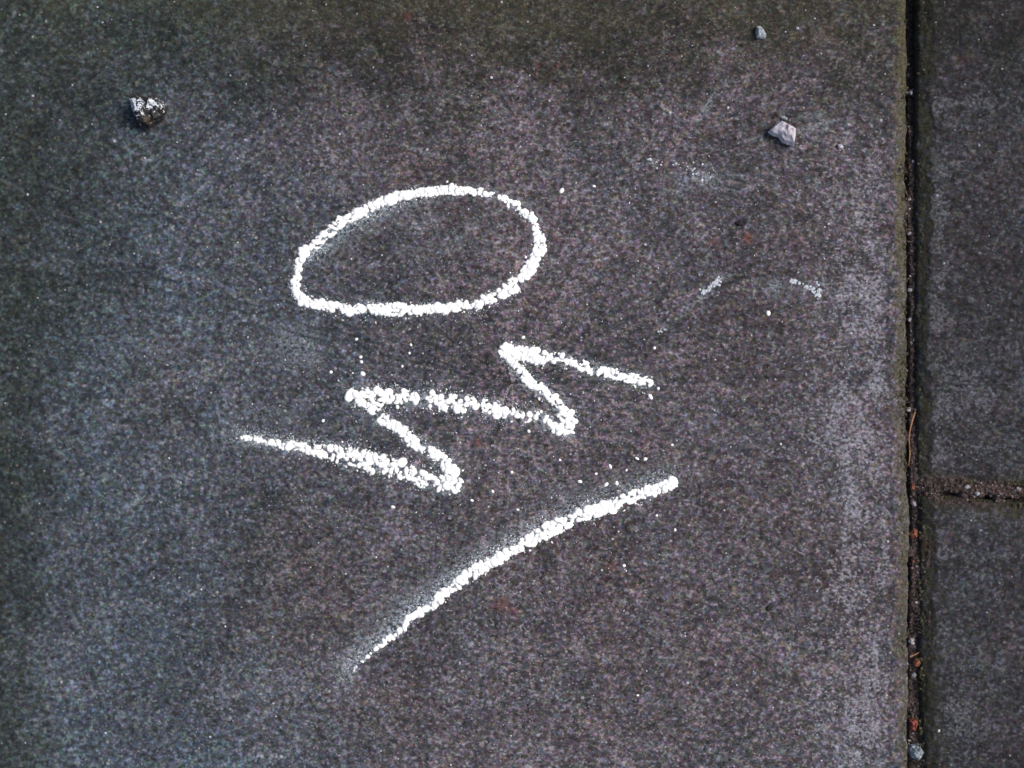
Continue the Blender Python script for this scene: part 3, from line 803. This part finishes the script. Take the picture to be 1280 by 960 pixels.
st = stone('stone', [(167, 129), (171.5, 124.5), (176.5, 123), (183.5, 126.5), (191.5, 126), (200.5, 124), (206.5, 128), (211, 132), (210.5, 142), (208.5, 151), (201.5, 156.5), (191.5, 161), (180.5, 162.5), (174, 155), (171, 143)],
           .0140, M_FLINT, 'black angular stone with a white crust, left of the oval', 'stone', 'loose stones on the slab', seed=5, rough=.07, top=(-1, -2))
co = np.array([v.co[:] for v in st.data.vertices])
fx, fy = ground_xy(np.array([179., 202.]), np.array([138., 136.])); ox, oy = ground_xy(np.array([192.]), np.array([155.]))
w = np.exp(-((co[:, 0] - fx[0]) / (14 * U)) ** 2 - ((co[:, 1] - fy[0]) / (16 * U)) ** 2) + .85 * np.exp(-((co[:, 0] - fx[1]) / (12 * U)) ** 2 - ((co[:, 1] - fy[1]) / (11 * U)) ** 2)
fattr(st.data, 'crust', np.clip(w * sstep(.001, .003, co[:, 2]), 0, 1))
fattr(st.data, 'ochre', np.exp(-((co[:, 0] - ox[0]) / (3 * U)) ** 2 - ((co[:, 1] - oy[0]) / (5 * U)) ** 2))

G = 'loose stones on the slab'
stone('stone', [(958.5, 166.5), (965, 159.5), (973, 153), (982, 157), (990, 161), (994, 163.5), (993, 174), (991, 184), (984, 182), (977, 179.5), (972, 172.5), (965, 171)],
      .0085, M_PINKGREY, 'pale pinkish grey angular stone near the top, left of the long joint', 'stone', G, seed=8, rough=.03, top=(3, -2))
stone('stone', [(945, 34), (949, 32.5), (953, 36), (957.5, 43), (956, 49), (950, 49.5), (945, 48.5), (944, 41)], .0042, M_BLUEGREY,
      'small blue grey stone chip at the top edge, above the pinkish stone', 'stone', G, seed=9, rough=.03)
stone('stone', [(1046.5, 181), (1051, 180), (1054.5, 184), (1052, 187), (1047, 186)], .0022, M_PINKGREY,
      'tiny pinkish chip right of the pale angular stone', 'stone', G, seed=10, rough=.03)
stone('stone', [(975, 146), (980, 144.5), (985, 148), (983, 150.5), (977, 149)], .0012, M_BLUEGREY,
      'flat bluish chip touching the top of the pale angular stone', 'stone', G, seed=12, rough=.02)
stone('grit', [(919, 278), (924, 276), (929, 277), (930, 281), (925, 283), (921, 281)], .0016, M_DARK,
      'black speck of dirt above the brown spot, right of the oval', 'grit', seed=13, z0=-.001)
stone('grit', [(957, 760), (960, 757.5), (963, 760), (962.5, 764), (958, 764)], .0016, M_DARK,
      'small black speck alone on the slab right of the slash', 'grit', seed=14, z0=-.001)

# pebbles caught in the joints
def pebble(cx, cy, rx, ry, mat, label, seed, h=None, z0=None):
    """irregular eight-sided pebble half sunk in the joint dirt"""
    rg = np.random.default_rng(seed)
    a = np.sort(np.linspace(0, 2 * np.pi, 9)[:-1] + rg.uniform(-.32, .32, 8))
    k = rg.uniform(.72, 1.14, 8)
    out = [(cx + rx * math.cos(t) * s, cy + ry * math.sin(t) * s) for t, s in zip(a, k)]
    h = h or (rx + ry) * U * .6
    z = z0 if z0 is not None else max(float(soil_level(np.array([cx]), np.array([cy]))[0]), -.0075) - h * .1
    return stone('pebble', out, h, mat, label, 'pebble', 'pebbles caught in the joints', z0=z, seed=seed, rough=.09)
pebble(1145, 669, 6.0, 7, M_ORANGE, 'orange pebble in the long joint just below the cross joint', 21, z0=-.0062)
pebble(1142, 804, 4.6, 5.5, M_PALE, 'white pebble in the long joint, topmost of the lower run', 22, z0=-.006)
pebble(1148.5, 830, 6.0, 6.5, M_ORANGE, 'orange pebble in the long joint under the white pebble', 23, z0=-.0058)
pebble(1145.5, 846.5, 3.2, 4, M_PALE, 'small cream pebble in the long joint under the lower orange pebble', 24, z0=-.006)
pebble(1144, 907, 6.4, 9, M_RED, 'dark red pebble in the long joint near the bottom', 25, z0=-.0055)
pebble(1148, 943, 10, 12.5, M_BLUEGREY, 'large blue grey pebble at the bottom of the long joint', 26, z0=-.0075)
pebble(1145.5, 631, 3.8, 4, M_PALE, 'pale pebble in the long joint at its crossing with the cross joint', 27, z0=-.0062)
pebble(1138.5, 512, 3.3, 3.3, M_PALE, 'pale grain in the long joint at the top of the dry stem', 28, z0=-.0055)
pebble(1142.5, 113, 2.6, 2.6, M_PALE, 'topmost pale grain in the long joint', 29, z0=-.0065)
pebble(1140, 248, 2.3, 2.3, M_PALE, 'smallest pale grain in the upper long joint', 30, z0=-.006)
pebble(1140, 290, 3.2, 2.4, M_PALE, 'wide pale grain in the long joint level with the oval', 31, z0=-.006)
pebble(1140, 362, 3.2, 3.0, M_PALE, 'pale grain in the long joint level with the hooked scuff', 32, z0=-.0055)
pebble(1139.5, 399, 2.8, 3.0, M_PALE, 'bright grain in the long joint level with the cream crumb', 33, z0=-.0055)
pebble(1209, 608.5, 3.0, 2.6, M_PALE, 'pale grain at the upper rim of the cross joint', 34, h=.0022)
pebble(1222, 616.5, 3.6, 3.0, M_PALE, 'pale grain in the middle of the cross joint', 35, h=.0022)
pebble(1276, 612, 3.6, 3.2, M_PALE, 'pale grain in the cross joint at the right edge', 36, h=.0022)
pebble(1143, 609, 4.0, 4.5, M_ORANGE, 'small tan pebble where the two joints meet', 37, h=.0028)

# dry stem lying in the joint and the straw bits
def stem(name, pts, r, mat, label, cat):
    q, nor, s = resample([(x, y, z) for x, y, z in pts], 1.5)
    V, F = [], []
    for i, (x, y, z) in enumerate(q):
        gx, gy = ground_xy(x, y)
        taper = r * (1 - .55 * i / len(q))
        for k in range(6):
            a = k * math.pi / 3
            nx, ny = nor[i]
            V.append((float(gx) + nx * math.cos(a) * taper, float(gy) - ny * math.cos(a) * taper, z * .001 + math.sin(a) * taper))
        if i:
            for k in range(6):
                j = (k + 1) % 6; b0, b1 = (i - 1) * 6, i * 6
                F.append((b0 + k, b0 + j, b1 + j, b1 + k))
    return tag(link(name, mesh_from(name, V, F), mat), label, cat)
stem('dry_stem', [(1144.5, 515, -1.2), (1142, 523, -1.4), (1140, 531, -1.8), (1137.6, 546, -2.2), (1138.2, 557, -2.4), (1139, 568, -2.8), (1138.4, 584, -4.5)], .00052, M_STRAW,
     'thin dry orange brown stem lying in the long joint above the crossing', 'dry stem')
stem('straw_bit', [(1139, 822, -2.5), (1146, 819, -2.2), (1151, 816, -2.6)], (.00042), M_STRAW, 'short pale straw bit across the long joint below the white pebble', 'straw')

# moss clumps and dirt clinging to the lips of the joints
n = 4200
side = RNG.random(n) < .5
py = RNG.uniform(-20, 980, n)
px = np.where(side, 1136 - np.abs(RNG.normal(0, 7, n)), 1148.5 + np.abs(RNG.normal(0, 7, n)))
k = 900
px[:k] = RNG.uniform(1155, 1300, k)
ramp_ = np.clip((px[:k] - 1160) / 130, 0, 1)
py[:k] = np.where(RNG.random(k) < .6, 602 + 6 * ramp_ - np.abs(RNG.normal(0, 5, k)), 619 + 11 * ramp_ + np.abs(RNG.normal(0, 5, k)))
keep = (fbm(px, py, 20, 4, 95, .65) > .50) & ~((px > 1146) & (px < 1160) & (py > 598) & (py < 622))
px, py = px[keep], py[keep]
dd = np.where(px < 1142, 1136 - px, np.where(px < 1156, px - 1148.5, 6))
zz = -.0030 * np.clip(1 - dd / 18, 0, 1) - .0012 * np.clip(1 - dd / 3.5, 0, 1) ** 1.5 - .0003
r = .6 + 1.5 * RNG.random(len(px)) ** 2
V, F = grains(px, py, r, np.full(len(px), .6), z0=zz, base=ICO1, jag=.5)
pal = np.array([(.014, .014, .006), (.030, .030, .012), (.055, .052, .020), (.085, .080, .040), (.045, .032, .022), (.12, .11, .085)])
colr = np.repeat(pal[RNG.choice(6, size=len(px), p=[.2, .26, .22, .12, .14, .06])], len(ICO1[0]), axis=0)
me = mesh_from('moss', V, F, smooth=False)
a = me.attributes.new('tone', 'FLOAT_COLOR', 'POINT')
a.data.foreach_set('color', np.c_[colr, np.ones(len(colr))].astype(np.float32).ravel())
tag(link('moss', me, M_GRIT), kind='stuff')

# grit filling the joints
N = 2600
gy_ = RNG.uniform(-20, 980, N); gx_ = RNG.uniform(1134, 1154, N)
M2 = 900
gx2 = RNG.uniform(1150, 1300, M2); gy2 = RNG.uniform(600, 628, M2)
px = np.r_[gx_, gx2]; py = np.r_[gy_, gy2]
r = .5 + 1.5 * RNG.random(len(px)) ** 3
z = soil_level(px, py)
V, F = grains(px, py, r, np.full(len(r), .8), z0=z, base=ICO1, jag=.4)
pal = np.array([(.020, .014, .012), (.035, .022, .018), (.060, .042, .036), (.10, .075, .068), (.16, .12, .12), (.13, .06, .035), (.30, .27, .27), (.5, .48, .48)])
pick = RNG.choice(len(pal), size=len(px), p=[.20, .22, .20, .17, .11, .06, .03, .01])
colr = np.repeat(pal[pick] * RNG.uniform(.7, 1.3, (len(px), 1)), len(ICO1[0]), axis=0)
me = mesh_from('joint_grit', V, F, smooth=False)
a = me.attributes.new('tone', 'FLOAT_COLOR', 'POINT')
a.data.foreach_set('color', np.c_[colr, np.ones(len(colr))].astype(np.float32).ravel())
tag(link('joint_grit', me, M_GRIT), kind='stuff')
